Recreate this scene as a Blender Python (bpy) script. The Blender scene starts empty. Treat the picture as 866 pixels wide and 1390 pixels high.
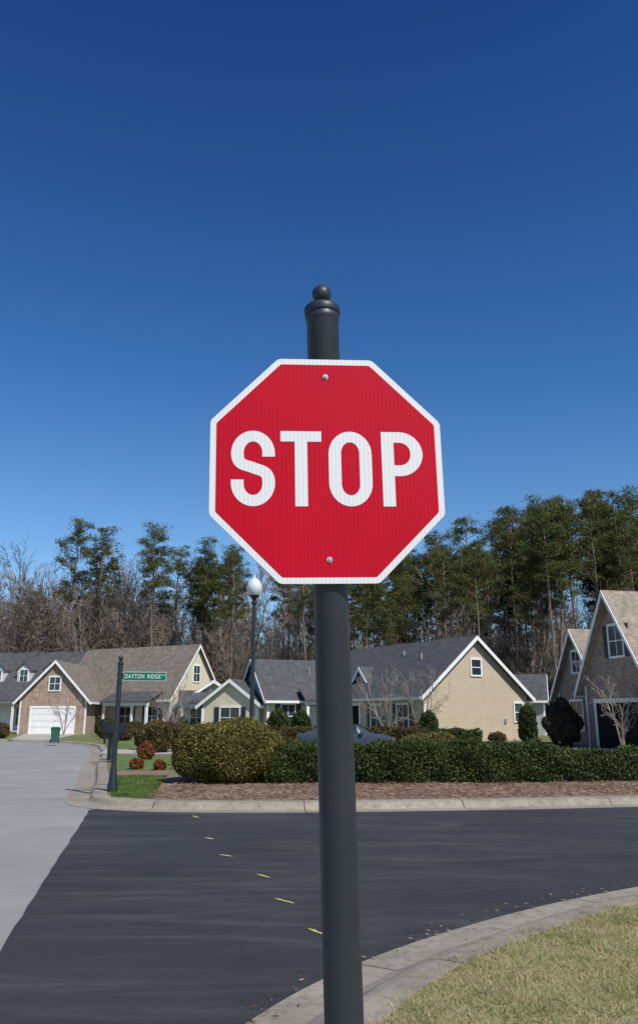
import bpy, math, random
import numpy as np
from mathutils import Vector, Matrix
random.seed(7); rng=np.random.default_rng(7)
sc=bpy.context.scene
R=math.radians
LZ=0.12   # lawn level above the road

# ---------------------------------------------------------------- materials
def nmat(name):
    m=bpy.data.materials.new(name); m.use_nodes=True
    nt=m.node_tree; b=nt.nodes['Principled BSDF']
    return m,nt,b
def N(nt,t,**k):
    n=nt.nodes.new(t)
    for a,v in k.items():
        if a.startswith('i_'): n.inputs[a[2:].replace('_',' ')].default_value=v
        else: setattr(n,a,v)
    return n
def ramp(nt,fac,stops):
    r=nt.nodes.new('ShaderNodeValToRGB'); e=r.color_ramp.elements
    while len(e)<len(stops): e.new(0.5)
    for i,(p,c) in enumerate(stops):
        e[i].position=p; e[i].color=(c[0],c[1],c[2],1)
    nt.links.new(fac,r.inputs[0]); return r.outputs[0]
def simple(name,c,rough=0.6,var=0.15,scale=3.0,bump=0.0,bscale=40,metal=0.0,spec=None):
    m,nt,b=nmat(name)
    tc=N(nt,'ShaderNodeTexCoord')
    n=N(nt,'ShaderNodeTexNoise',i_Scale=scale,i_Detail=6.0)
    nt.links.new(tc.outputs['Object'],n.inputs['Vector'])
    lo=[x*(1-var) for x in c]; hi=[min(1,x*(1+var)) for x in c]
    nt.links.new(ramp(nt,n.outputs[0],[(0.3,lo),(0.7,hi)]),b.inputs['Base Color'])
    b.inputs['Roughness'].default_value=rough; b.inputs['Metallic'].default_value=metal
    if spec is not None: b.inputs['Specular IOR Level'].default_value=spec
    if bump>0:
        n2=N(nt,'ShaderNodeTexNoise',i_Scale=bscale,i_Detail=4.0)
        nt.links.new(tc.outputs['Object'],n2.inputs['Vector'])
        bp=N(nt,'ShaderNodeBump',i_Strength=bump,i_Distance=0.01)
        nt.links.new(n2.outputs[0],bp.inputs['Height']); nt.links.new(bp.outputs[0],b.inputs['Normal'])
    return m
def leafmat(name,stops,patch=1.2,transl=0.25):
    m,nt,b=nmat(name)
    g=N(nt,'ShaderNodeNewGeometry'); tc=N(nt,'ShaderNodeTexCoord')
    n=N(nt,'ShaderNodeTexNoise',i_Scale=patch,i_Detail=3.0)
    nt.links.new(tc.outputs['Object'],n.inputs['Vector'])
    mx=N(nt,'ShaderNodeMath',operation='MULTIPLY_ADD'); mx.inputs[1].default_value=0.6; 
    nt.links.new(g.outputs['Random Per Island'],mx.inputs[0])
    m2=N(nt,'ShaderNodeMath',operation='MULTIPLY_ADD'); m2.inputs[1].default_value=0.9; m2.inputs[2].default_value=-0.25
    nt.links.new(n.outputs[0],m2.inputs[0]); nt.links.new(m2.outputs[0],mx.inputs[2])
    col=ramp(nt,mx.outputs[0],stops)
    nt.links.new(col,b.inputs['Base Color']); b.inputs['Roughness'].default_value=0.6
    b.inputs['Specular IOR Level'].default_value=0.25
    tr=N(nt,'ShaderNodeBsdfTranslucent'); nt.links.new(col,tr.inputs[0])
    ms=N(nt,'ShaderNodeMixShader'); ms.inputs[0].default_value=transl
    nt.links.new(b.outputs[0],ms.inputs[1]); nt.links.new(tr.outputs[0],ms.inputs[2])
    nt.links.new(ms.outputs[0],nt.nodes['Material Output'].inputs[0])
    return m
def siding(name,c,period=0.16):
    m,nt,b=nmat(name); tc=N(nt,'ShaderNodeTexCoord')
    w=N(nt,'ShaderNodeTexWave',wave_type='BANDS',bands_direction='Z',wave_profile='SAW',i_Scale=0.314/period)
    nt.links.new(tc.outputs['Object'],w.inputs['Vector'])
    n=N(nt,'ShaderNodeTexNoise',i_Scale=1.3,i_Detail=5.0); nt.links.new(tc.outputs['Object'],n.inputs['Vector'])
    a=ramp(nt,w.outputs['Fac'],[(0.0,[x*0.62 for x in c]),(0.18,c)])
    mx=N(nt,'ShaderNodeMix',data_type='RGBA',blend_type='MULTIPLY'); mx.inputs[0].default_value=1
    nt.links.new(a,mx.inputs[6]); nt.links.new(ramp(nt,n.outputs[0],[(0.3,(0.88,0.88,0.88)),(0.7,(1,1,1))]),mx.inputs[7])
    nt.links.new(mx.outputs[2],b.inputs['Base Color']); b.inputs['Roughness'].default_value=0.6
    bp=N(nt,'ShaderNodeBump',i_Strength=0.5,i_Distance=0.02)
    nt.links.new(w.outputs['Fac'],bp.inputs['Height']); nt.links.new(bp.outputs[0],b.inputs['Normal'])
    return m
def brickmat(name,c1,c2,mortar,bw=0.22,bh=0.075,ms=0.012):
    m,nt,b=nmat(name); tc=N(nt,'ShaderNodeTexCoord')
    s=N(nt,'ShaderNodeSeparateXYZ'); nt.links.new(tc.outputs['Object'],s.inputs[0])
    ad=N(nt,'ShaderNodeMath',operation='ADD'); nt.links.new(s.outputs[0],ad.inputs[0]); nt.links.new(s.outputs[1],ad.inputs[1])
    cb=N(nt,'ShaderNodeCombineXYZ'); nt.links.new(ad.outputs[0],cb.inputs[0]); nt.links.new(s.outputs[2],cb.inputs[1])
    br=N(nt,'ShaderNodeTexBrick'); br.inputs['Scale'].default_value=1.0
    br.inputs['Brick Width'].default_value=bw; br.inputs['Row Height'].default_value=bh; br.inputs['Mortar Size'].default_value=ms
    br.inputs['Color1'].default_value=(*c1,1); br.inputs['Color2'].default_value=(*c2,1); br.inputs['Mortar'].default_value=(*mortar,1)
    nt.links.new(cb.outputs[0],br.inputs['Vector'])
    n=N(nt,'ShaderNodeTexNoise',i_Scale=2.5,i_Detail=6.0); nt.links.new(tc.outputs['Object'],n.inputs['Vector'])
    mx=N(nt,'ShaderNodeMix',data_type='RGBA',blend_type='MULTIPLY'); mx.inputs[0].default_value=1
    nt.links.new(br.outputs[0],mx.inputs[6]); nt.links.new(ramp(nt,n.outputs[0],[(0.3,(0.7,0.7,0.7)),(0.7,(1.2,1.17,1.12))]),mx.inputs[7])
    nt.links.new(mx.outputs[2],b.inputs['Base Color']); b.inputs['Roughness'].default_value=0.85
    return m

M={}
M['white']=simple('white_paint',(0.8,0.8,0.78),0.5,0.05,2)
M['glass']=simple('window_glass',(0.03,0.04,0.05),0.08,0.3,1.5)
M['dark']=simple('painted_dark_interior',(0.016,0.015,0.015),0.8,spec=.1)
M['shutter']=simple('shutter_paint',(0.02,0.025,0.03),0.5)
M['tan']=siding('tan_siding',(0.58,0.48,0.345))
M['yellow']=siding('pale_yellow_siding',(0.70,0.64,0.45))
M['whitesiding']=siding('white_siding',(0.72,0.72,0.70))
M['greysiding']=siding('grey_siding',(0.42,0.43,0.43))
M['brickL']=brickmat('red_brick',(0.27,0.14,0.09),(0.38,0.24,0.16),(0.42,0.38,0.33))
M['brickR']=brickmat('brown_brick',(0.19,0.095,0.065),(0.37,0.24,0.17),(0.40,0.36,0.31),.24,.085,.014)
def shingle(name,c):
    return brickmat(name,[x*0.86 for x in c],[x*1.1 for x in c],[x*0.6 for x in c],0.3,0.14,0.010)
M['roofD']=shingle('charcoal_shingle',(0.085,0.088,0.095))
M['roofB']=shingle('brown_shingle',(0.21,0.18,0.145))
M['roofF']=shingle('tan_shingle',(0.30,0.255,0.20))
M['black']=simple('black_paint',(0.018,0.022,0.028),0.4,0.15,6,0.1,60)
M['post']=simple('slate_black_post_paint',(0.023,0.029,0.039),0.46,0.12,6,0.03,160)
M['alu']=simple('aluminium',(0.55,0.56,0.57),0.4,0.05,5,metal=0.8)
M['bark']=simple('pine_bark',(0.16,0.115,0.085),0.9,0.35,2)
M['barebark']=simple('bare_tree_bark',(0.22,0.175,0.14),0.9,0.3,2)
M['palebark']=simple('pale_smooth_bark',(0.25,0.205,0.165),0.8,0.25,2)
M['pine']=leafmat('pine_needles',[(0.1,(0.025,0.036,0.010)),(0.5,(0.09,0.105,0.026)),(0.9,(0.21,0.20,0.06))],0.35,0.3)
M['hedge']=leafmat('hedge_leaves',[(0.1,(0.012,0.026,0.007)),(0.5,(0.045,0.075,0.016)),(0.95,(0.17,0.18,0.05))],1.1)
M['olive']=leafmat('olive_bush_leaves',[(0.1,(0.05,0.045,0.012)),(0.5,(0.15,0.135,0.03)),(0.95,(0.29,0.24,0.07))],1.5)
M['brownleaf']=leafmat('winter_hedge_leaves',[(0.1,(0.04,0.03,0.012)),(0.5,(0.12,0.09,0.035)),(0.95,(0.20,0.15,0.06))],1.5)
M['redleaf']=leafmat('nandina_leaves',[(0.1,(0.08,0.03,0.01)),(0.5,(0.22,0.06,0.02)),(0.95,(0.32,0.17,0.05))],2)
M['burg']=leafmat('dark_evergreen_leaves',[(0.1,(0.02,0.018,0.012)),(0.5,(0.055,0.045,0.03)),(0.95,(0.11,0.08,0.05))],2)
M['wood']=leafmat('winter_woods_twigs',[(0.1,(0.11,0.08,0.06)),(0.5,(0.19,0.145,0.11)),(0.95,(0.28,0.225,0.18))],0.15,0.1)
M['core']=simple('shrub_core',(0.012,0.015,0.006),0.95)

def groundmat(name,stops,scale=0.8,fine=60,bump=0.6):
    m,nt,b=nmat(name); tc=N(nt,'ShaderNodeTexCoord')
    n=N(nt,'ShaderNodeTexNoise',i_Scale=scale,i_Detail=8.0,i_Roughness=0.65); nt.links.new(tc.outputs['Object'],n.inputs['Vector'])
    n2=N(nt,'ShaderNodeTexNoise',i_Scale=fine,i_Detail=5.0,i_Roughness=0.7); nt.links.new(tc.outputs['Object'],n2.inputs['Vector'])
    a=N(nt,'ShaderNodeMath',operation='MULTIPLY_ADD'); a.inputs[1].default_value=0.55
    nt.links.new(n2.outputs[0],a.inputs[0])
    c=N(nt,'ShaderNodeMath',operation='MULTIPLY'); c.inputs[1].default_value=0.45
    nt.links.new(n.outputs[0],c.inputs[0]); nt.links.new(c.outputs[0],a.inputs[2])
    nt.links.new(ramp(nt,a.outputs[0],stops),b.inputs['Base Color']); b.inputs['Roughness'].default_value=0.95
    bp=N(nt,'ShaderNodeBump',i_Strength=bump,i_Distance=0.02)
    nt.links.new(n2.outputs[0],bp.inputs['Height']); nt.links.new(bp.outputs[0],b.inputs['Normal'])
    return m
M['grass']=groundmat('lawn_grass',[(0.35,(0.07,0.08,0.025)),(0.5,(0.14,0.155,0.045)),(0.65,(0.30,0.26,0.14))],0.7,50)
M['greengrass']=groundmat('green_grass',[(0.35,(0.05,0.09,0.018)),(0.5,(0.10,0.16,0.03)),(0.68,(0.19,0.22,0.07))],0.9,50)
M['dormant']=groundmat('dormant_grass',[(0.38,(0.12,0.13,0.04)),(0.5,(0.28,0.25,0.11)),(0.64,(0.50,0.41,0.23))],0.9,55)
M['straw']=groundmat('pine_straw',[(0.35,(0.10,0.06,0.04)),(0.5,(0.24,0.15,0.10)),(0.65,(0.35,0.24,0.175))],1.2,35)

def asphalt(name,dark,light,scuff,cracks=False):
    m,nt,b=nmat(name); tc=N(nt,'ShaderNodeTexCoord')
    n=N(nt,'ShaderNodeTexNoise',i_Scale=0.45,i_Detail=7.0,i_Roughness=0.6); nt.links.new(tc.outputs['Object'],n.inputs['Vector'])
    n2=N(nt,'ShaderNodeTexNoise',i_Scale=130.0,i_Detail=3.0,i_Roughness=0.8); nt.links.new(tc.outputs['Object'],n2.inputs['Vector'])
    mp=N(nt,'ShaderNodeMapping'); mp.inputs['Scale'].default_value=(0.35,1.9,1); mp.inputs['Rotation'].default_value=(0,0,R(-24))
    nt.links.new(tc.outputs['Object'],mp.inputs[0])
    n3=N(nt,'ShaderNodeTexNoise',i_Scale=1.0,i_Detail=9.0,i_Roughness=0.72,i_Distortion=0.9); nt.links.new(mp.outputs[0],n3.inputs['Vector'])
    base=ramp(nt,n.outputs[0],[(0.3,dark),(0.72,light)])
    st=ramp(nt,n3.outputs[0],[(0.48,(0,0,0)),(0.78,scuff)])
    mx=N(nt,'ShaderNodeMix',data_type='RGBA',blend_type='ADD'); mx.inputs[0].default_value=1
    nt.links.new(base,mx.inputs[6]); nt.links.new(st,mx.inputs[7])
    mx2=N(nt,'ShaderNodeMix',data_type='RGBA',blend_type='MULTIPLY'); mx2.inputs[0].default_value=1
    nt.links.new(mx.outputs[2],mx2.inputs[6]); nt.links.new(ramp(nt,n2.outputs[0],[(0.3,(0.45,0.45,0.45)),(0.7,(1.5,1.5,1.5))]),mx2.inputs[7])
    nt.links.new(mx2.outputs[2],b.inputs['Base Color']); b.inputs['Roughness'].default_value=0.85
    b.inputs['Specular IOR Level'].default_value=0.3
    bp=N(nt,'ShaderNodeBump',i_Strength=0.6,i_Distance=0.006)
    nt.links.new(n2.outputs[0],bp.inputs['Height']); nt.links.new(bp.outputs[0],b.inputs['Normal'])
    return m
M['newasph']=asphalt('new_asphalt',(0.029,0.030,0.033),(0.048,0.049,0.053),(0.05,0.049,0.047))
M['oldasph']=asphalt('old_asphalt',(0.25,0.245,0.235),(0.33,0.325,0.31),(0.06,0.06,0.058))
def curbmat():
    m,nt,b=nmat('curb_concrete'); tc=N(nt,'ShaderNodeTexCoord')
    n=N(nt,'ShaderNodeTexNoise',i_Scale=1.6,i_Detail=8.0,i_Roughness=0.7); nt.links.new(tc.outputs['Object'],n.inputs['Vector'])
    n2=N(nt,'ShaderNodeTexNoise',i_Scale=70,i_Detail=3.0); nt.links.new(tc.outputs['Object'],n2.inputs['Vector'])
    n4=N(nt,'ShaderNodeTexNoise',i_Scale=9,i_Detail=6.0,i_Roughness=.75); nt.links.new(tc.outputs['Object'],n4.inputs['Vector'])
    br=N(nt,'ShaderNodeTexBrick',offset=0.0); br.inputs['Scale'].default_value=1
    br.inputs['Brick Width'].default_value=3.0; br.inputs['Row Height'].default_value=50; br.inputs['Mortar Size'].default_value=0.012
    br.inputs['Color1'].default_value=(1,1,1,1); br.inputs['Color2'].default_value=(0.9,0.9,0.9,1); br.inputs['Mortar'].default_value=(0.3,0.27,0.25,1)
    mp=N(nt,'ShaderNodeMapping'); mp.inputs['Location'].default_value=(0,5,0)
    nt.links.new(tc.outputs['UV'],mp.inputs[0]); nt.links.new(mp.outputs[0],br.inputs['Vector'])
    mx=N(nt,'ShaderNodeMix',data_type='RGBA',blend_type='MULTIPLY'); mx.inputs[0].default_value=1
    nt.links.new(ramp(nt,n.outputs[0],[(0.3,(0.235,0.205,0.155)),(0.7,(0.39,0.345,0.27))]),mx.inputs[6]); nt.links.new(br.outputs[0],mx.inputs[7])
    m3=N(nt,'ShaderNodeMix',data_type='RGBA',blend_type='MULTIPLY'); m3.inputs[0].default_value=1
    nt.links.new(mx.outputs[2],m3.inputs[6]); nt.links.new(ramp(nt,n4.outputs[0],[(0.36,(0.7,0.69,0.67)),(0.5,(1,1,1)),(0.7,(1.08,1.07,1.05))]),m3.inputs[7])
    nt.links.new(m3.outputs[2],b.inputs['Base Color']); b.inputs['Roughness'].default_value=0.85
    bp=N(nt,'ShaderNodeBump',i_Strength=0.4,i_Distance=0.005); nt.links.new(n2.outputs[0],bp.inputs['Height']); nt.links.new(bp.outputs[0],b.inputs['Normal'])
    return m
M['curb']=curbmat()
M['concrete']=simple('driveway_concrete',(0.42,0.39,0.33),0.85,0.15,0.8,0.2,60)

# ---------------------------------------------------------------- mesh helpers
def empty(name,loc=(0,0,0),rot=(0,0,0)):
    e=bpy.data.objects.new(name,None); e.location=loc; e.rotation_euler=rot; e.empty_display_size=0.3
    sc.collection.objects.link(e); return e
def link(name,me,parent=None,smooth=False):
    o=bpy.data.objects.new(name,me); sc.collection.objects.link(o)
    if parent: o.parent=parent
    if smooth: me.polygons.foreach_set('use_smooth',[True]*len(me.polygons))
    return o
class MB:
    def __init__(s): s.v=[]; s.f=[]; s.mi=[]; s.mats=[]; s.M=Matrix.Identity(4)
    def m(s,mat):
        if mat not in s.mats: s.mats.append(mat)
        return s.mats.index(mat)
    def add(s,vs,fs,mat):
        k=len(s.v); s.v+= [tuple(s.M@Vector(p)) for p in vs]; i=s.m(mat)
        for f in fs: s.f.append([k+j for j in f]); s.mi.append(i)
    def box(s,x0,x1,y0,y1,z0,z1,mat):
        s.add([(x0,y0,z0),(x1,y0,z0),(x1,y1,z0),(x0,y1,z0),(x0,y0,z1),(x1,y0,z1),(x1,y1,z1),(x0,y1,z1)],
              [(3,2,1,0),(4,5,6,7),(0,1,5,4),(1,2,6,5),(2,3,7,6),(3,0,4,7)],mat)
    def prism(s,pts,y0,y1,mat,caps=True):   # pts in xz, extruded along y
        n=len(pts); vs=[(x,y0,z) for x,z in pts]+[(x,y1,z) for x,z in pts]
        fs=[(i,(i+1)%n,n+(i+1)%n,n+i) for i in range(n)]
        if caps: fs+=[tuple(range(n)),tuple(range(2*n-1,n-1,-1))]
        s.add(vs,fs,mat)
    def lathe(s,prof,mat,seg=24,c=(0,0)):
        vs=[];fs=[]
        for r,z in prof:
            for k in range(seg):
                a=2*math.pi*k/seg; vs.append((c[0]+r*math.cos(a),c[1]+r*math.sin(a),z))
        for i in range(len(prof)-1):
            for k in range(seg):
                k2=(k+1)%seg; fs.append((i*seg+k,i*seg+k2,(i+1)*seg+k2,(i+1)*seg+k))
        s.add(vs,fs,mat)
    def tube(s,p,q,r0,r1,mat,seg=8):
        p=Vector(p);q=Vector(q);d=(q-p).normalized()
        a=d.orthogonal().normalized(); b=d.cross(a); vs=[]
        for c,r in((p,r0),(q,r1)):
            for k in range(seg):
                t=2*math.pi*k/seg; vs.append(c+a*math.cos(t)*r+b*math.sin(t)*r)
        fs=[(k,(k+1)%seg,seg+(k+1)%seg,seg+k) for k in range(seg)]+[tuple(range(seg))[::-1],tuple(range(seg,2*seg))]
        s.add(vs,fs,mat)
    def build(s,name,parent=None,smooth=False):
        me=bpy.data.meshes.new(name); me.from_pydata(s.v,[],s.f)
        for m in s.mats: me.materials.append(m)
        me.polygons.foreach_set('material_index',s.mi); me.update()
        return link(name,me,parent,smooth)
def smooth_angle(o,a=40):
    me=o.data; me.polygons.foreach_set('use_smooth',[True]*len(me.polygons))
    try: me.set_sharp_from_angle(angle=R(a))
    except Exception: pass
def arrmesh(name,V,n,mats,mi=None):
    V=np.ascontiguousarray(V,dtype=np.float32); nv=len(V); nf=nv//n
    me=bpy.data.meshes.new(name); me.vertices.add(nv); me.vertices.foreach_set('co',V.ravel())
    me.loops.add(nv); me.loops.foreach_set('vertex_index',np.arange(nv,dtype=np.int32))
    me.polygons.add(nf); me.polygons.foreach_set('loop_start',np.arange(0,nv,n,dtype=np.int32))
    for m in mats: me.materials.append(m)
    me.update(calc_edges=True); return me
def leaves(C,size,aspect=0.5,flat=0.0):
    n=len(C); a=rng.normal(size=(n,3)); a[:,2]*=(1-flat); a/=np.linalg.norm(a,axis=1)[:,None]
    b=np.cross(a,rng.normal(size=(n,3))); b/=np.linalg.norm(b,axis=1)[:,None]
    s=(size*rng.uniform(0.6,1.4,n))[:,None]
    V=np.stack([C+a*s,C+b*s*aspect,C-a*s,C-b*s*aspect],axis=1); return V.reshape(-1,3)
def poly(name,pts,z,mat,parent=None):
    me=bpy.data.meshes.new(name); me.from_pydata([(x,y,z) for x,y in pts],[],[tuple(range(len(pts)))])
    me.materials.append(mat); me.update()
    if me.polygons[0].normal.z<0: me.flip_normals()
    return link(name,me,parent)
def spline(P,n=8):   # chord-length Hermite, no overshoot on uneven spacing
    P=[Vector(p) for p in P]; m=len(P); D=[(P[i+1]-P[i]).length for i in range(m-1)]; T=[]
    for i in range(m):
        if i==0: T.append((P[1]-P[0])/D[0])
        elif i==m-1: T.append((P[-1]-P[-2])/D[-1])
        else: T.append(((P[i]-P[i-1])/D[i-1]*D[i]+(P[i+1]-P[i])/D[i]*D[i-1])/(D[i]+D[i-1]))
    out=[]
    for i in range(m-1):
        for k in range(n):
            t=k/n; t2=t*t; t3=t2*t
            out.append(P[i]*(2*t3-3*t2+1)+T[i]*D[i]*(t3-2*t2+t)+P[i+1]*(3*t2-2*t3)+T[i+1]*D[i]*(t3-t2))
    out.append(P[-1]); return out
def normals2(P):
    o=[]
    for i in range(len(P)):
        d=(P[min(i+1,len(P)-1)]-P[max(i-1,0)]).normalized(); o.append(Vector((-d.y,d.x)))
    return o
def sweep(name,P,prof,mat):
    Nn=normals2(P); vs=[];fs=[];L=[0]
    for i in range(1,len(P)): L.append(L[-1]+(P[i]-P[i-1]).length)
    k=len(prof)
    for i,p in enumerate(P):
        for o,z in prof: q=p+Nn[i]*o; vs.append((q.x,q.y,z))
    for i in range(len(P)-1):
        for j in range(k-1): fs.append((i*k+j,(i+1)*k+j,(i+1)*k+j+1,i*k+j+1))
    me=bpy.data.meshes.new(name); me.from_pydata(vs,[],fs); me.materials.append(mat)
    uv=me.uv_layers.new(name='UVMap')
    for li,l in enumerate(me.loops):
        vi=l.vertex_index; uv.data[li].uv=(L[vi//k],prof[vi%k][0])
    me.update(); me.flip_normals() if me.polygons[0].normal.z<0 else None
    return link(name,me)
def offset(P,d):
    Nn=normals2(P); return [p+n*d for p,n in zip(P,Nn)]

# ---------------------------------------------------------------- ground and roads
poly('ground',[(-1500,-1500),(1500,-1500),(1500,1500),(-1500,1500)],-0.004,M['grass'])
FC=spline([(-90,67),(-28,60),(-18,56),(-13.5,50),(-11.1,42.7),(-7.59,28.2),(-5.9,21.5),(-5.24,18.6),(-4.9,17.4),(-4.29,16.6),(-3.31,16.05),(-1.7,15.8),(.9,15.95),(3.5,16.3),(6,16.8),(15,18.9),(80,36)])
NC=spline([(80,31),(12,12.9),(6,10.7),(3.19,9.15),(2.22,8.45),(1.23,7.55),(.46,6.7),(-.2,5.7),(-.65,4.6),(-.95,3.2),(-1.1,0),(-1.5,-30)])
LC=spline([(-6.5,-30),(-9,0),(-11.5,18),(-16,40),(-19.5,47),(-28,51.5),(-90,57)])
poly('street',[(-1,-30),(0,3),(0,9),(-1,17),(-4,20),(-9,43),(-12,52),(-17,58),(-28,62),(-90,69),(-90,55),(-28,50),(-18,46),(-15,40),(-10.5,18),(-8,0),(-5.5,-30)],0.0,M['oldasph'])
# slightly ragged paving joint between the old and the new asphalt
jl=[(-.6,3),(-1.75,4.2)]+[(-2.39+(-4.17+2.39)*t/24+random.uniform(-.012,.012),7.16+(16.3-7.16)*t/24) for t in range(25)]
poly('side_street',jl+[(-3.4,17),(0,17),(6,17.6),(15,20),(80,37),(80,29),(12,12),(6,9.8),(0.5,5),(0,3)],0.004,M['newasph'])
pr=[(-0.01,0.007),(0.42,0.005),(0.47,0.03),(0.52,0.11),(0.60,0.128),(0.80,0.134),(0.80,-0.05)]
sweep('curb',FC,pr,M['curb'])
sweep('curb',NC,[(-0.01,0.007),(0.30,0.012),(0.42,0.05),(0.54,0.11),(0.62,0.128),(0.80,0.134),(0.80,-0.05)],M['curb'])
sweep('curb',list(reversed(LC)),pr,M['curb'])
f2=offset(FC,0.74)
poly('lawn',[(p.x,p.y) for p in f2]+[(300,120),(300,500),(-300,500),(-300,80)],LZ,M['grass'])
n2=offset(NC,0.74)
poly('lawn',[(p.x,p.y) for p in n2]+[(80,-30)],LZ,M['dormant'])
l2=offset(list(reversed(LC)),0.74)
poly('lawn',[(p.x,p.y) for p in l2]+[(-90,-30)],LZ,M['grass'])
fb=[p for p in f2 if p.x>-3.2 and p.y<40]
poly('pine_straw_bed',[(p.x,p.y) for p in offset(fb,0.08)]+[(80,45),(16,27),(6,24.5),(-1.5,24),(-4.0,23.3),(-4.0,20.4),(-3.5,18.6)],LZ+0.004,M['straw'])
poly('green_lawn',[(-4.0,17.9),(-3.25,17.2),(-3.55,18.6),(-4.05,20.4),(-4.05,23.4),(-5.3,23.4),(-5.0,21.5),(-4.55,19.3)],LZ+0.008,M['greengrass'])
poly('green_lawn',[(-6.1,25.8),(-4.2,25.6),(-3.2,30),(-5,35),(-7.9,35),(-7.0,30)],LZ+0.004,M['greengrass'])
poly('green_lawn',[(-8.6,36.5),(-5,36.5),(-3,48),(-12,50.5),(-11.2,46)],LZ+0.004,M['greengrass'])
poly('mulch_bed',[(-5.35,23.45),(-4.02,23.45),(-4.1,25.5),(-5.9,25.7)],LZ+0.004,M['straw'])
poly('mulch_bed',[(-7.95,35.1),(-5,35.1),(-5,36.4),(-8.3,36.4)],LZ+0.004,M['straw'])
poly('driveway',[(17.5,24.8),(21,25.5),(18,38),(14.7,39),(13.4,45),(10,44),(4,40.5),(-1.8,40),(-10.0,41.5),(-9.2,37.0),(3,33.8),(12,34)],LZ+0.012,M['concrete'])
poly('driveway',[(-25.5,76),(-20.9,76),(-17.5,57.2),(-20.5,58.0)],LZ+0.008,M['concrete'])
M['ypaint']=simple('yellow_marking_paint',(0.50,0.47,0.13),0.7,0.4,30)
mb=MB()
for (x,y,a,l,w) in [(-2.09,15.2,-60,.28,.06),(-1.53,12.6,-50,.22,.05),(-1.13,11.1,-40,.24,.05),(-.59,9.75,-52,.26,.045),(-.32,8.5,-50,.30,.04),(-.02,7.35,-58,.24,.035)]:
    n=14; c,s=math.cos(R(a)),math.sin(R(a)); top=[];bot=[]
    for k in range(n):
        t=(k/(n-1)-.5)*l; ww=w*.5*(1-abs(t/l*2)**3*.8)*random.uniform(.6,1.15); j=random.uniform(-.004,.004)
        top.append((x+c*t-s*(ww+j),y+s*t+c*(ww+j),0.008)); bot.append((x+c*t+s*(ww-j),y+s*t-c*(ww-j),0.008))
    mb.add(bot+top[::-1],[tuple(range(2*n))],M['ypaint'])
mb.build('road_marking')

# near-lawn grass blades
def blades(name,n,xr,yr,test,h,w,mat,z=LZ):
    X=rng.uniform(*xr,n);Y=rng.uniform(*yr,n); k=test(X,Y); X=X[k];Y=Y[k]; n=len(X)
    B=np.stack([X,Y,np.full(n,z)],1); a=rng.uniform(0,2*np.pi,n)
    tuft=.75+.5*(np.sin(X*7+np.sin(Y*5)*2)*np.sin(Y*8+1)>.2)
    hh=h*rng.uniform(.3,1.3,n)*tuft
    d=np.stack([np.cos(a)*w,np.sin(a)*w,np.zeros(n)],1)
    t=np.stack([rng.normal(size=n)*hh*1.0,rng.normal(size=n)*hh*1.0,hh],1)
    V=np.stack([B-d,B+d,B+t],1).reshape(-1,3); me=arrmesh(name,V,3,[mat]); return link(name,me)
sel=[p for p in n2 if p.x>-0.2][::-1]; NX=np.array([p.x for p in sel]); NY=np.array([p.y for p in sel])
M['blade']=leafmat('grass_blades',[(0.05,(0.10,0.145,0.03)),(0.36,(0.23,0.26,0.07)),(0.52,(0.46,0.39,0.19)),(0.9,(0.68,0.56,0.35))],1.6,0.35)
blades('grass',260000,(-0.1,8),(2.8,11.5),lambda X,Y:(Y<np.interp(X,NX,NY)+0.04+.03*np.sin(X*9)+.02*np.sin(X*31))&(X<Y*.6),0.032,0.003,M['blade'])
M['gblade']=leafmat('green_blades',[(0.1,(0.05,0.10,0.015)),(0.5,(0.11,0.19,0.035)),(0.95,(0.26,0.28,0.1))],0.9,0.35)
blades('grass',30000,(-5.6,-3.2),(17.2,23.5),lambda X,Y:(X>-4.0-(Y-17.2)*0.235)&(X<-3.2-(Y-17.2)*.13),0.04,0.008,M['gblade'])
n=30000; X=rng.uniform(-3.4,13,n); Y=np.interp(X,[p.x for p in fb],[p.y for p in fb])+0.1+rng.uniform(0,5,n)
C=np.stack([X,Y,np.full(n,LZ+.015)+rng.uniform(0,.02,n)],1)
M['strawfleck']=leafmat('pine_straw_needles',[(0.1,(0.12,0.075,0.05)),(0.5,(0.27,0.18,0.125)),(0.95,(0.40,0.30,0.22))],1.0,0.1)
link('pine_straw',arrmesh('pine_straw',leaves(C,0.055,0.1,0.9),4,[M['strawfleck']]))
# a little needle litter drifted along both gutters
n=420; k=rng.integers(0,len(NC)-1,n); C=np.array([[(NC[i]+(NC[i+1]-NC[i])*random.random()).x,(NC[i]+(NC[i+1]-NC[i])*random.random()).y,.022] for i in k])
C=C[(C[:,1]>4)&(C[:,0]<8)]; link('leaf_litter',arrmesh('leaf_litter',leaves(C+rng.normal(size=C.shape)*np.array([.10,.10,0]),.022,.2,.97),4,[M['strawfleck']]))

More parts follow.
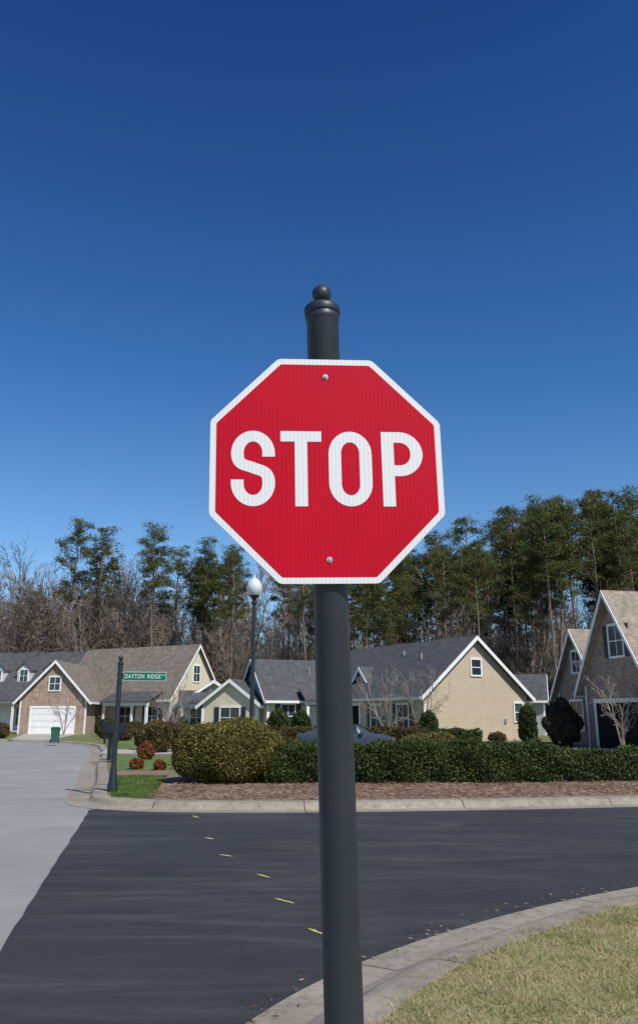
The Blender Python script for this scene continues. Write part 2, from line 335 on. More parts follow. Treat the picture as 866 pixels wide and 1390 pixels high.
# ---------------------------------------------------------------- foliage
def lump(P,f=2.2,a=0.06):
    return a*(np.sin(P[:,0]*f*1.7+1.3)+np.sin(P[:,1]*f*2.1+P[:,0]*f)+np.sin(P[:,2]*f*2.6+P[:,0]*f*2.9))/1.5
def hedge(name,loc,rot,L,D,H,mat,n,leaf=0.03):
    e=empty(name,(loc[0],loc[1],LZ),(0,0,rot))
    A=np.array([L*H,L*H,L*D,D*H,D*H]); k=rng.choice(5,n,p=A/A.sum())
    u=rng.uniform(-.5,.5,n);v=rng.uniform(-.5,.5,n); P=np.zeros((n,3)); Nn=np.zeros((n,3))
    for i in range(5):
        s=k==i
        if i<2: P[s]=np.stack([u[s]*L,np.full(s.sum(),(-.5 if i==0 else .5)*D),(v[s]+.5)*H],1); Nn[s]=(0,-1 if i==0 else 1,0)
        elif i==2: P[s]=np.stack([u[s]*L,v[s]*D,np.full(s.sum(),H)],1); Nn[s]=(0,0,1)
        else: P[s]=np.stack([np.full(s.sum(),(-.5 if i==3 else .5)*L),u[s]*D,(v[s]+.5)*H],1); Nn[s]=(-1 if i==3 else 1,0,0)
    fr=np.clip((P[:,2]/H-.75)/.25,0,1)**2*0.12; P[:,1]*=(1-fr*1.2); 
    ed=np.clip(np.abs(P[:,1])/(D/2)-.7,0,1)/.3; P[:,2]-=np.where(k==2,ed**2*.08,0)
    low=np.clip(.25-P[:,2]/H,0,1); P[:,1]*=(1-low*.35)
    P+=Nn*(lump(P)-np.abs(rng.normal(size=n))*.07+.03)[:,None]
    st=rng.random(n)<.03; P[st]+=Nn[st]*rng.uniform(.02,.12,st.sum())[:,None]
    link('leaves',arrmesh('leaves',leaves(P,leaf,.55),4,[mat]),e)
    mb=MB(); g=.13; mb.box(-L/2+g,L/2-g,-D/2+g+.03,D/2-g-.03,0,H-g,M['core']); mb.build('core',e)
    return e
def shrub(name,loc,w,d,h,mat,n,leaf=0.03,p=2.6,z=LZ,lumpa=.05):
    e=empty(name,(loc[0],loc[1],z))
    U=rng.normal(size=(n,3)); U/=np.linalg.norm(U,axis=1)[:,None]
    r=(np.abs(U)**p).sum(1)**(-1/p); S=U*r[:,None]
    P=S*np.array([w/2,d/2,h/2]); P[:,2]+=h/2
    f=lump(P,3.0/max(w,.8)*1.6,lumpa)-np.abs(rng.normal(size=n))*.05*min(1,w)
    st=rng.random(n)<.03; f[st]+=rng.uniform(.02,.09,st.sum())*min(1,w)
    P+=U*f[:,None]*1.0
    link('leaves',arrmesh('leaves',leaves(P,leaf,.55),4,[mat]),e)
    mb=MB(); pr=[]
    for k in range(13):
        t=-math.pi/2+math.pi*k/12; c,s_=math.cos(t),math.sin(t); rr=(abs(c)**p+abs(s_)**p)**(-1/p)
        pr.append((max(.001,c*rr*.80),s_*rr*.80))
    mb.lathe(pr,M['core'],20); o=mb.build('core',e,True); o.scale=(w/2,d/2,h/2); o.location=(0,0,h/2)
    return e
shrub('clipped_bush',(-2.13,21.3),2.66,2.2,1.40,M['olive'],46000,.028,3.0,lumpa=.06)
hedge('hedge',(2.05,21.35),R(3),6.7,1.25,.86,M['hedge'],52000)
hedge('hedge',(11.1,22.3),R(6),11.4,1.15,.68,M['hedge'],52000)
shrub('mounded_shrub',(3.2,25.4),2.3,1.6,1.02,M['olive'],14000,.03)
hedge('winter_hedge',(1.6,44),0,7,1,.95,M['brownleaf'],12000,.05)
hedge('winter_hedge',(6.9,46),R(10),3,1,.8,M['hedge'],6000,.05)
for x,y,w,h,m in [(-2.1,45,1.15,1.85,'hedge'),(-.95,45.5,1.1,1.75,'hedge'),(6.2,49.5,1.1,1.75,'hedge'),(11.7,49,1.0,2.1,'hedge'),
        (-7.0,38,1.3,1.2,'brownleaf'),(-7.9,41,1.4,1.15,'brownleaf'),(-6.1,39,1.2,1.1,'brownleaf'),(-6.3,32.0,.62,.55,'redleaf'),(-5.45,26.3,.42,.25,'redleaf'),(-4.7,26.0,.36,.22,'redleaf'),
        (-24.5,64,1.6,1.2,'hedge'),(-22.6,62,1.4,1.0,'brownleaf'),(-30,66,2,1.4,'hedge'),(-33,66,1.6,1.2,'brownleaf'),(-27.5,70,1.2,3.0,'hedge'),
        (-16.5,68,1.8,1.3,'hedge'),(-14.2,67,1.4,1.1,'brownleaf'),(-12.3,66,1.6,1.2,'olive'),(-10.4,66,1.3,1.4,'hedge'),(-9.5,55,1.5,1.1,'brownleaf'),(-12.5,56,1.3,1.0,'brownleaf'),(-14.5,60,1.2,.9,'brownleaf'),
        (9.2,52.2,1.0,.6,'hedge'),(10.8,53.2,1.1,.55,'brownleaf'),(13.0,54.5,1.2,1.0,'hedge'),(-5.5,46,1.2,.9,'olive')]:
    shrub('shrub',(x,y),w,w,h,M[m],int(2600*w*h)+900,.05)
shrub('dark_evergreen_shrub',(12.5,45),2.0,1.8,2.2,M['burg'],14000,.05,2.1,lumpa=.16)

def grow(kind,seed,h):
    rd=random.Random(seed); segs=[]
    def rv(a): return Vector((rd.gauss(0,a),rd.gauss(0,a),rd.gauss(0,a)))
    def br(p,d,L,r,lv,maxlv,nch,up):
        ns=[5,4,3,2,1][min(lv,4)]; q=p.copy(); dd=d.copy()
        for i in range(ns):
            dd=(dd+rv(.10 if lv==0 else .16)+Vector((0,0,up))).normalized()
            q2=q+dd*(L/ns); ra=r*(1-.75*i/ns); rb=r*(1-.75*(i+1)/ns); segs.append((q.copy(),q2.copy(),ra,rb))
            if lv<maxlv:
                t0=(i+1)/ns
                if lv>0 or t0>.3:
                    for _ in range(max(1,nch[lv]//ns)):
                        o=dd.orthogonal().normalized(); ang=rd.uniform(0,6.283); o=(Matrix.Rotation(ang,3,dd)@o)
                        sp=rd.uniform(.5,1.0)
                        nd=(dd*1.0+o*sp).normalized(); s=q.lerp(q2,rd.random())
                        br(s,nd,L*rd.uniform(.38,.62)*(1.1-.45*t0),max(r*(1-.7*t0)*.55,.008),lv+1,maxlv,nch,up)
            q=q2
    if kind=='bare': br(Vector((0,0,0)),Vector((0,0,1)),h*.85,h*.0125,0,3,[16,9,6,0],.05)
    if kind=='vase':
        for k in range(5):
            a=k*1.256+rd.random(); br(Vector((0,0,0)),Vector((math.cos(a)*.33,math.sin(a)*.33,1)).normalized(),h*.72,h*.010,0,3,[9,7,5,0],.03)
    return segs
def segmesh(name,segs,mat,sides=3,minr=0.0):
    P=np.array([s[0] for s in segs]);Q=np.array([s[1] for s in segs]);r0=np.maximum([s[2] for s in segs],minr);r1=np.maximum([s[3] for s in segs],minr)
    d=Q-P; d/=np.maximum(np.linalg.norm(d,axis=1),1e-6)[:,None]
    a=np.cross(d,np.array([.31,.77,.55])); a/=np.linalg.norm(a,axis=1)[:,None]; b=np.cross(d,a)
    rings=[]
    for k in range(sides+1):
        t=2*np.pi*k/sides; o=a*np.cos(t)+b*np.sin(t); rings.append((P+o*r0[:,None],Q+o*r1[:,None]))
    out=[]
    for k in range(sides):
        out.append(np.stack([rings[k][0],rings[k+1][0],rings[k+1][1],rings[k][1]],1))
    V=np.concatenate(out,0).reshape(-1,3); return arrmesh(name,V,4,[mat])
def pine_parts(seed,h,low=.45,dens=1.0):
    rd=random.Random(seed); r=np.random.default_rng(seed); segs=[]; pts=[Vector((0,0,0))]
    for i in range(12): pts.append(pts[-1]+Vector((rd.gauss(0,.10),rd.gauss(0,.10),h/12)))
    R0=h*.0098
    for i in range(12): segs.append((pts[i],pts[i+1],R0*(1-.75*i/12),R0*(1-.75*(i+1)/12)))
    C=[]
    nb=int(30*dens)
    for k in range(nb):
        t=low+(1-low)*((k+rd.random())/nb)**.85; z=t*h; i=min(11,int(t*12)); p=pts[i].lerp(pts[i+1],t*12-i if i<12 else 1)
        a=rd.uniform(0,6.283); u=(t-low)/(1-low)
        L=h*.145*(1-.62*u**1.8)*rd.uniform(.35,1.2)*(.5+.5*min(1,u*3.0))
        d=Vector((math.cos(a),math.sin(a),rd.uniform(-.05,.45)+u*.3)).normalized()
        q=p+d*L+Vector((0,0,L*.08)); mid=p.lerp(q,.55)-Vector((0,0,.1)); segs.append((p,mid,.055,.04)); segs.append((mid,q,.04,.02))
        for j in range(3 if L>1.5 else 2):
            c=p.lerp(q,.5+.5*(j+.5)/3 if L>1.5 else .5+.5*j)+Vector((rd.gauss(0,.3),rd.gauss(0,.3),rd.gauss(0,.15)))
            m=int(rd.uniform(50,110)); rad=rd.uniform(.36,.72)*h/22
            X=r.normal(size=(m,3))*np.array([rad*.62,rad*.62,rad*.30]); X[:,2]+=.08
            C.append(X+np.array(c))
    for _ in range(14):
        t=rd.uniform(.25,low+.1); p=pts[int(t*12)]; a=rd.uniform(0,6.28); L=rd.uniform(.5,1.8); segs.append((p,p+Vector((math.cos(a)*L,math.sin(a)*L,rd.uniform(-.1,.3))),.03,.018))
    return segs,np.concatenate(C,0)
PV=[]
for i,(h,low,de) in enumerate([(24,.58,1),(22,.52,1.05),(25,.64,.85),(20,.46,1.1),(23,.68,.75),(24,.60,.95),(23,.56,.8)]):
    s,C=pine_parts(100+i,h,low,de)
    PV.append((h,segmesh('pine_trunk',s,M['bark'],5),arrmesh('pine_crown',leaves(C,.14,.30),4,[M['pine']])))
def pine(x,y,h,v,parent=None,rot=None):
    H,t,c=PV[v%len(PV)]; s=h/H
    e=empty('pine_tree',(x,y,0),(R(rng.normal()*1.2),R(rng.normal()*1.2),rng.uniform(0,6.28) if rot is None else rot)); e.scale=(s*rng.uniform(.88,1.08),)*2+(s,)
    if parent: e.parent=parent
    link('trunk',t,e); link('crown',c,e)
for x,y,h,v in [(-29.9,100,24.5,0),(-28.0,103,21.5,5),(-25.4,101,23.2,1),(-19.2,98,23.0,2),(-17.4,101,21.0,5),(-20.6,104,21.5,4),(-12.6,99,21.5,1),(-10.2,97,20.5,0),(-14.2,103,19,4),(-41,104,17,3),(-36,108,16.5,3)]:
    pine(x,y,h,v)
forest=empty('pine_forest')
def top(X,Y):
    a=X/Y
    return np.interp(a,[-.15,-.1,0,.08,.15,.2,.25,.30,.34,.38,.45,.9],[18,21,19,19,20.5,22.5,24,25,25,25.5,26,24])
for _ in range(150):
    Y=rng.uniform(86,122); a=rng.uniform(-.14,.62); X=a*Y
    if a<0 and rng.random()<.45: continue
    h=top(X,Y)*rng.uniform(.80,1.04)*(Y/94); pine(X,Y,h,int(rng.integers(0,7)),forest)
for _ in range(12):
    Y=rng.uniform(112,125); a=rng.uniform(-.6,-.16); pine(a*Y,Y,rng.uniform(12,17),int(rng.integers(0,5)),forest)
BV=[segmesh('bare_tree',grow('bare',300+i,14),M['barebark'],3,.018) for i in range(5)]
wood=empty('bare_woods')
for i in range(255):
    Y=rng.uniform(94,130); a=rng.uniform(-.62,.6) if i<215 else rng.uniform(-.45,-.1); s=rng.uniform(.75,1.25)*(1.14 if a<-.1 else 1.0)
    o=link('bare_tree',BV[int(rng.integers(0,5))],wood); o.location=(a*Y,Y,0); o.rotation_euler=(0,0,rng.uniform(0,6.28)); o.scale=(s,s,s)
n=9000; Y=rng.uniform(112,170,n); X=rng.uniform(-.65,.62,n)*Y; H=rng.uniform(4,13,n)*np.where(rng.random(n)<.25,1.3,1)
P=np.stack([X,Y,np.zeros(n)],1); Q=P+np.stack([rng.normal(size=n)*.7,rng.normal(size=n)*.5,H],1)
V=segmesh('woods_stems',list(zip(P,Q,rng.uniform(.05,.14,n),np.full(n,.02))),M['barebark'],3); link('distant_woods',V)
n=90000; Y=rng.uniform(112,165,n); X=rng.uniform(-.65,.62,n)*Y; Z=np.abs(rng.normal(size=n))*5.0*(1+.25*np.sin(X*.35)+.2*np.sin(X*.9+1)); 
link('distant_thicket',arrmesh('distant_thicket',leaves(np.stack([X,Y,Z],1),.38,.14),4,[M['wood']]))
def yardtree(name,x,y,h,seed,kind='vase',mat='palebark',minr=.008):
    o=link(name,segmesh(name,grow(kind,seed,h),M[mat],4,minr)); o.location=(x,y,LZ)
yardtree('crape_myrtle_tree',3.9,50,5.4,11)
yardtree('crape_myrtle_tree',5.9,50.5,5.1,12)
yardtree('crape_myrtle_tree',-10.4,62,5.0,13)
yardtree('crape_myrtle_tree',-9.6,58,3.6,14)
yardtree('crape_myrtle_tree',-21.0,72,4.2,15)
yardtree('crape_myrtle_tree',13.9,40.2,4.0,16)

# ---------------------------------------------------------------- houses
class House:
    def __init__(s,name,loc,ang):
        s.e=empty(name,(loc[0],loc[1],LZ),(0,0,ang)); s.p={}; s.M=Matrix.Identity(4)
    def part(s,k):
        if k not in s.p: s.p[k]=MB()
        s.p[k].M=s.M; return s.p[k]
    def gable(s,w,L,eave,ridge,wall,roof,ox=0,oy=0,rot=0,oh=.45,ro=.35,t=.16):
        s.M=Matrix.Translation((ox,oy,0))@Matrix.Rotation(R(rot),4,'Z')
        sl=(ridge-eave)/(w/2); e=w/2+oh; ze=eave-oh*sl+.0
        W=s.part('walls'); g=.02
        W.prism([(-w/2,-.2),(w/2,-.2),(w/2,eave-t-g),(0,ridge-t-g),(-w/2,eave-t-g)],0,L,wall)
        Rf=s.part('roof'); a=-ro;b=L+ro
        vs=[(-e,a,ze),(0,a,ridge),(e,a,ze),(e,a,ze-t),(0,a,ridge-t),(-e,a,ze-t)]
        vs+=[(x,b,z) for x,_,z in vs]
        Rf.add(vs,[(0,1,7,6),(1,2,8,7),(2,3,9,8),(3,4,10,9),(4,5,11,10),(5,0,6,11),(0,5,4,1),(1,4,3,2),(6,7,10,11),(7,8,9,10)],roof)
        T=s.part('trim'); bh=.30
        for y0,y1 in ((a-.05,a-.004),(b+.004,b+.05)):
            T.add([(-e,y0,ze-.03),(0,y0,ridge-.03),(e,y0,ze-.03),(e,y0,ze-bh),(0,y0,ridge-bh),(-e,y0,ze-bh),
                   (-e,y1,ze-.03),(0,y1,ridge-.03),(e,y1,ze-.03),(e,y1,ze-bh),(0,y1,ridge-bh),(-e,y1,ze-bh)],
                  [(0,5,4,1),(1,4,3,2),(6,7,10,11),(7,8,9,10),(0,1,7,6),(1,2,8,7),(3,4,10,9),(4,5,11,10)],M['white'])
        for sx in(-1,1):
            x0,x1=sorted((sx*(e+.004),sx*(e+.10))); T.box(x0,x1,a,b,ze-.2,ze-.02,M['white'])
            x0,x1=sorted((sx*(w/2-.10),sx*(w/2+.025))); T.box(x0,x1,-.025,.10,-.1,eave-t-.15,M['white'])
    def at(s,x,y,face=0): s.M=s._b@Matrix.Translation((x,y,0))@Matrix.Rotation(R(face),4,'Z')
    _b=Matrix.Identity(4)
    def window(s,z,w,h,sh=False,ox=0,cols=2,rows=2):
        F=s.part('window_frames'); G=s.part('window_glass'); x0,x1=ox-w/2,ox+w/2
        G.box(x0,x1,-.02,.0,z,z+h,M['glass'])
        f=.10
        F.box(x0-f,x0,-.07,0.01,z-f,z+h+f,M['white']); F.box(x1,x1+f,-.07,.01,z-f,z+h+f,M['white'])
        F.box(x0,x1,-.068,.01,z+h,z+h+f*1.3,M['white']); F.box(x0,x1,-.08,.01,z-f,z,M['white'])
        for k in range(1,cols): x=x0+w*k/cols; F.box(x-.02,x+.02,-.04,-.022,z,z+h,M['white'])
        for k in range(1,rows): q=z+h*k/rows; F.box(x0,x1,-.045,-.024,q-.025,q+.025,M['white'])
        if sh:
            S=s.part('shutters'); S.box(x0-f-.4,x0-f-.01,-.06,.01,z-.05,z+h+.05,M['shutter']); S.box(x1+f+.01,x1+f+.4,-.06,.01,z-.05,z+h+.05,M['shutter'])
    def garage(s,w,h,ox=0,dark=False):
        D=s.part('garage_door_or_opening'); F=s.part('trim')
        if dark:
            D.box(ox-w/2,ox+w/2,-.012,.0,-.1,h,M['dark'])  # open garage: flat dark panel, the inner shade is painted as colour
        else:
            for k in range(4):
                z0=h*k/4; D.box(ox-w/2,ox+w/2,-.02,.0,z0,z0+h/4-.02,M['white'])
                for j in range(4):
                    xa=ox-w/2+w*(j+.12)/4; D.box(xa,xa+w*.19,-.035,-.021,z0+.1,z0+h/4-.12,M['white'])
        for a,b in((ox-w/2-.15,ox-w/2),(ox+w/2,ox+w/2+.15)): F.box(a,b,-.06,.01,-.1,h+.2,M['white'])
        F.box(ox-w/2,ox+w/2,-.058,.01,h,h+.2,M['white'])
    def door(s,ox=0,w=.95,h=2.1,mat=None):
        D=s.part('door'); D.box(ox-w/2,ox+w/2,-.02,0,0,h,mat or M['shutter']); F=s.part('trim')
        for a,b in((ox-w/2-.12,ox-w/2),(ox+w/2,ox+w/2+.12)): F.box(a,b,-.06,.01,-.1,h+.14,M['white'])
        F.box(ox-w/2,ox+w/2,-.058,.01,h,h+.14,M['white'])
    def porch(s,x0,x1,d,z,n,roof,ze=None):
        P=s.part('porch'); 
        for k in range(n):
            x=x0+.15+(x1-x0-.3)*k/(n-1); P.box(x-.10,x+.10,-d-.10,-d+.10,0,z,M['white'])
        P.box(x0,x1,-d-.14,-d+.14,z,z+.28,M['white'])
        Rf=s.part('roof'); Rf.add([(x0-.2,-d-.45,z+.29),(x1+.2,-d-.45,z+.29),(x1+.2,-.01,z+1.15),(x0-.2,-.01,z+1.15),(x0-.2,-d-.45,z+.35),(x1+.2,-d-.45,z+.35),(x1+.2,-.01,z+1.27),(x0-.2,-.01,z+1.27)],
              [(3,2,1,0),(4,5,6,7),(0,1,5,4),(1,2,6,5),(2,3,7,6),(3,0,4,7)],roof)
        P.box(x0,x1,-d-.2,-.01,-.1,.12,M['concrete'])
    def dormer(s,x,y,z,w,h,wall,roof):
        s.M=s._b@Matrix.Translation((x,y,z)); W=s.part('dormer_walls')
        W.prism([(-w/2,0),(w/2,0),(w/2,h),(0,h+w*.42),(-w/2,h)],0,3.0,wall)
        Rf=s.part('roof'); e=w/2+.15; zz=h-.13
        Rf.prism([(-e,zz),(0,h+w*.42+.03),(e,zz),(e,zz+.1),(0,h+w*.42+.15),(-e,zz+.1)],-.18,3.0,roof)
        s.window(.25,w*.55,h*.8)
    def vent(s,x,y,z0,z1):   # plumbing vent through the roof
        s.M=Matrix.Identity(4); s.part('roof_vents').tube((x,y,z0),(x,y,z1),.06,.06,M['alu'],8)
    def done(s):
        for k,mb in s.p.items(): mb.build(k,s.e)

h=House('tan_house',(10.02,55.1),R(30)); h.gable(8.34,14.5,3.05,6.55,M['tan'],M['roofD'])
h.at(0,0); h.window(4.05,.75,.95,ox=0.05,cols=1); h.window(1.2,.65,1.1,ox=3.45,cols=1)
T=h.part('trim'); T.box(-4.0,4.0,-.03,-.001,-.1,.12,M['concrete'])
T.box(2.2,2.35,-.12,-.001,1.1,1.35,M['alu'])
h.at(-4.17,0,-90)
h.window(.6,1.2,1.6,True,ox=-2.2); h.window(.6,1.2,1.6,True,ox=-5.2); h.garage(2.6,2.2,ox=-8.6,dark=True); h.window(.8,.9,1.4,True,ox=-12)
h.at(0,0); h.gable(4.2,6,2.75,4.9,M['tan'],M['roofD'],ox=-3.0,oy=8.7,rot=-90,ro=.3)
h.vent(-1.6,3.5,4.9,5.6); h.vent(-1.1,6.2,5.3,5.95)
h.done()

h=House('yellow_house',(-4.95,66),R(-68)); h.gable(6.4,10,3.0,5.75,M['yellow'],M['roofD'])
h.at(0,0); h.window(.9,1,1.4,ox=0)
h.at(3.2,0,90); h.window(.7,1.0,1.6,True,ox=1.6); h.door(3.6,mat=M['white']); h.window(.7,1.2,1.6,True,ox=6.0)
h.porch(2.6,4.8,1.0,2.3,2,M['roofD'])
h.gable(4.4,5,2.6,4.2,M['yellow'],M['roofD'],ox=1.2,oy=-2.2,rot=50,ro=.3)
h.M=Matrix.Translation((1.2,-2.2,0))@Matrix.Rotation(R(50),4,'Z'); h.window(.7,1.5,1.4,True)
h.vent(1.3,4,4.4,5.1)
h.done()
h=House('yellow_cottage',(-8.6,70.5),R(8)); h.gable(5.5,8,2.6,4.4,M['yellow'],M['roofD'],rot=0)
h.at(0,0); h.window(.7,1.0,1.4,ox=-1.3); h.door(.9,mat=M['white']); h.porch(-2.6,2.6,1.6,2.25,4,M['roofD']); h.done()

h=House('brick_garage_house',(-11.4,80),R(60)); h.gable(7.1,13.5,3.5,8.0,M['yellow'],M['roofB'])
h.at(0,0); h.window(4.6,.9,1.4); h.window(.8,1,1.5,ox=-1.6); h.window(.8,1,1.5,ox=1.6)
h.at(-3.55,0,-90); h.window(.7,1.3,1.6,True,ox=-2); h.window(.7,1.3,1.6,True,ox=-5.2); h.porch(-6.3,-1,1.8,2.4,4,M['roofD'])
inv=Matrix.Rotation(R(-60),4,'Z')@Matrix.Translation((11.4,-80,0))
p=inv@Vector((-23.2,75.8,0))
h.gable(5.8,9,3.2,6.3,M['brickL'],M['roofB'],ox=p.x,oy=p.y,rot=-60)
h.M=Matrix.Translation((p.x,p.y,0))@Matrix.Rotation(R(-60),4,'Z'); h.garage(3.7,2.15); h.window(3.7,.9,1.1)
h.done()

h=House('dormer_house',(-24.2,92),R(80)); h.gable(8.5,17,3.9,8.2,M['whitesiding'],M['roofD'])
h.at(0,0); h.window(1,1,1.5,ox=-2); h.window(4.6,.9,1.3)
h.at(-4.25,0,-90)
for x in(-2.5,-5.5,-11.5,-14): h.window(.6,1.1,1.8,True,ox=x)
h.door(-8.5); h.porch(-16,-1,2.0,2.7,8,M['roofD'])
b=Matrix.Translation((-4.25,0,0))@Matrix.Rotation(R(-90),4,'Z'); h._b=b
for x in(-3.2,-6.2,-9.2,-12.2): h.dormer(x,1.1,4.7,1.5,1.5,M['whitesiding'],M['roofD'])
h.done()

h=House('grey_house',(19.2,74),R(75)); h.gable(7,9,3.0,5.0,M['greysiding'],M['roofD'])
h.at(-3.5,0,-90); h.window(.8,1,1.4,ox=-2); h.door(-4.2,mat=M['white']); h.window(.8,1,1.4,ox=-6.4); h.porch(-8,-1,1.6,2.3,4,M['roofD']); h.done()

h=House('brick_house',(14.5,42),R(-75)); h.gable(5.6,12,3.3,7.6,M['brickR'],M['roofF'],oh=.4,ro=.4)
h.at(0,0); h.garage(4.0,2.15,ox=.1,dark=True)
h.window(4.35,1.1,1.45,False,ox=.3,cols=2); S=h.part('shutters'); S.box(-.72,-.36,-.06,.01,4.3,5.85,M['shutter']); S.box(.96,1.32,-.06,.01,4.3,5.85,M['shutter'])
h.gable(4.4,10,3.1,6.3,M['brickR'],M['roofF'],ox=-6.0,oy=1.6,oh=.35,ro=.35)
h.M=Matrix.Translation((-6.0,1.6,0)); h.window(.8,1.2,1.5,True,ox=-.3); h.window(3.9,.8,1.1)
h.M=Matrix.Identity(4); h.part('walls').box(-3.8,-2.7,1.9,9,-.2,3.2,M['brickR']); h.part('roof').box(-3.9,-2.7,1.6,9,3.22,3.35,M['roofF'])
h.done()

# ---------------------------------------------------------------- stop sign
def signmat():
    m,nt,b=nmat('red_reflective_sheeting'); tc=N(nt,'ShaderNodeTexCoord')
    w=N(nt,'ShaderNodeTexWave',wave_type='BANDS',bands_direction='X',i_Scale=0.314/.0135); nt.links.new(tc.outputs['Object'],w.inputs['Vector'])
    n=N(nt,'ShaderNodeTexNoise',i_Scale=5.0,i_Detail=4.0); nt.links.new(tc.outputs['Object'],n.inputs['Vector'])
    c=ramp(nt,w.outputs['Fac'],[(0.0,(0.47,0.002,0.016)),(0.6,(0.51,0.003,0.019)),(1.0,(0.54,0.004,0.023))])
    mx=N(nt,'ShaderNodeMix',data_type='RGBA',blend_type='MULTIPLY'); mx.inputs[0].default_value=1
    nt.links.new(c,mx.inputs[6]); nt.links.new(ramp(nt,n.outputs[0],[(0.3,(0.91,0.91,0.91)),(0.7,(1,1,1))]),mx.inputs[7])
    nt.links.new(mx.outputs[2],b.inputs['Base Color']); b.inputs['Roughness'].default_value=0.5
    b.inputs['Specular IOR Level'].default_value=0.12
    return m
M['signred']=signmat()
def signwhite():
    m,nt,b=nmat('white_reflective_sheeting'); tc=N(nt,'ShaderNodeTexCoord')
    w=N(nt,'ShaderNodeTexWave',wave_type='BANDS',bands_direction='X',i_Scale=0.314/.0135); nt.links.new(tc.outputs['Object'],w.inputs['Vector'])
    nt.links.new(ramp(nt,w.outputs['Fac'],[(0.0,(0.66,0.66,0.65)),(1.0,(0.74,0.74,0.73))]),b.inputs['Base Color']); b.inputs['Roughness'].default_value=0.45
    return m
M['signwhite']=signwhite()
st=empty('stop_sign',(.093,2.69,0),(0,R(-1.55),0))
mb=MB()
mb.lathe([(.056,.10),(.056,2.985),(.058,2.988),(.060,2.992),(.060,3.004),(.0575,3.008),(.0575,3.013),(.0625,3.017),(.0635,3.024),(.0635,3.034),(.061,3.041),(.053,3.049),(.04,3.054),(.026,3.057),(.019,3.060),(.017,3.066)]
  ,M['post'],48)
mb.lathe([(.016,3.062)]+[(.0345*math.cos(a),3.094+.0345*math.sin(a)) for a in [R(x) for x in range(-60,91,10)]],M['post'],32)
smooth_angle(mb.build('post',st),35)
mb=MB(); mb.lathe([(.10,.10),(.10,.30),(.085,.34),(.075,.36),(.062,.40),(.056,.42)],M['post'],32); smooth_angle(mb.build('post_base',st),35)
pl=empty('sign_panel',(.0,-.072,2.43)); pl.parent=st; pl.rotation_euler=(0,R(.45),R(5))
def octa(r,y,cr=.0):
    out=[]
    for k in range(8):
        a=R(22.5+45*k); out.append((r*math.cos(a)/math.cos(R(22.5)),r*math.sin(a)/math.cos(R(22.5))))
    if cr>0:
        o2=[]
        for k in range(8):
            p=Vector(out[k]);a=(Vector(out[k-1])-p).normalized();b=(Vector(out[(k+1)%8])-p).normalized()
            for t in range(5):
                u=t/4; q=(p+a*cr)*(1-u)**2+p*2*u*(1-u)+(p+b*cr)*u*u; o2.append(tuple(q))
        out=o2
    return out
mb=MB(); mb.prism(octa(.381,0,.012),-.0015,.0015,M['alu']); mb.build('plate',pl)
mb=MB(); o=octa(.3805,0,.012); mb.add([(x,-.0022,z) for x,z in o],[tuple(range(len(o)))],M['signwhite']); mb.build('white_border',pl)
mb=MB(); o=octa(.3605,0,.006); mb.add([(x,-.0030,z) for x,z in o],[tuple(range(len(o)))],M['signred']); mb.build('red_field',pl)
H=.2545; w=.041; yb=-H/2-.004; LX=.004
def strip(mb,pts,w,cx):
    P=[Vector(p) for p in pts]; n=len(P); vs=[]
    for i in range(n):
        d=(P[min(i+1,n-1)]-P[max(i-1,0)]).normalized(); nn=Vector((-d.y,d.x))
        ww=w*(1-.10*abs(d.x))
        for s in(.5,-.5): q=P[i]+nn*ww*s; vs.append((q.x+cx,-.0040,q.y+yb))
    mb.add(vs,[(2*i,2*i+1,2*i+3,2*i+2) for i in range(n-1)],M['signwhite'])
def arc(cx,cy,r,a0,a1,n=18,ry=None): return [(cx+r*math.cos(R(a0+(a1-a0)*k/n)),cy+(ry or r)*math.sin(R(a0+(a1-a0)*k/n))) for k in range(n+1)]
def bez(p0,p1,p2,p3,n=14):
    return [tuple(Vector(p0)*(1-t)**3+Vector(p1)*3*t*(1-t)**2+Vector(p2)*3*t*t*(1-t)+Vector(p3)*t**3) for t in [k/n for k in range(1,n+1)]]
a=.0505; ht=.0185; tc_=H-ht-.058; bc=ht+.058
mb=MB(); mb.M=Matrix.Translation((LX,0,0))
S=[(a,tc_-.012)]+arc(0,tc_,a,0,180,20,.058)+bez((-a,tc_),(-a,tc_-.045),(-.024,H/2+.012),(0,H/2+.001))+bez((0,H/2+.001),(.024,H/2-.010),(a,bc+.045),(a,bc))+arc(0,bc,a,0,-180,20,.058)[1:]+[(-a,bc+.012)]
strip(mb,S,w,-.2455)
cx=-.0895
mb.add([(cx-.067,-.004,yb+H-.036),(cx+.067,-.004,yb+H-.036),(cx+.067,-.004,yb+H),(cx-.067,-.004,yb+H)],[(0,1,2,3)],M['signwhite'])
mb.add([(cx-.0205,-.004,yb),(cx+.0205,-.004,yb),(cx+.0205,-.004,yb+H-.036),(cx-.0205,-.004,yb+H-.036)],[(0,1,2,3)],M['signwhite'])
O=arc(0,tc_,a,0,180,20,.058)+arc(0,bc,a,180,360,20,.058)+[(a,tc_)]
strip(mb,O,w,.0715)
cx=.2435
mb.add([(cx-.068,-.004,yb),(cx-.027,-.004,yb),(cx-.027,-.004,yb+H),(cx-.068,-.004,yb+H)],[(0,1,2,3)],M['signwhite'])
rr=.0575; Pp=[(-.027,H-ht),(-.012,H-ht)]+arc(-.008,H-ht-rr,.0565,90,-90,22,rr)+[(-.012,H-ht-2*rr),(-.027,H-ht-2*rr)]
strip(mb,Pp,w,cx)
mb.build('lettering',pl)
mb=MB()
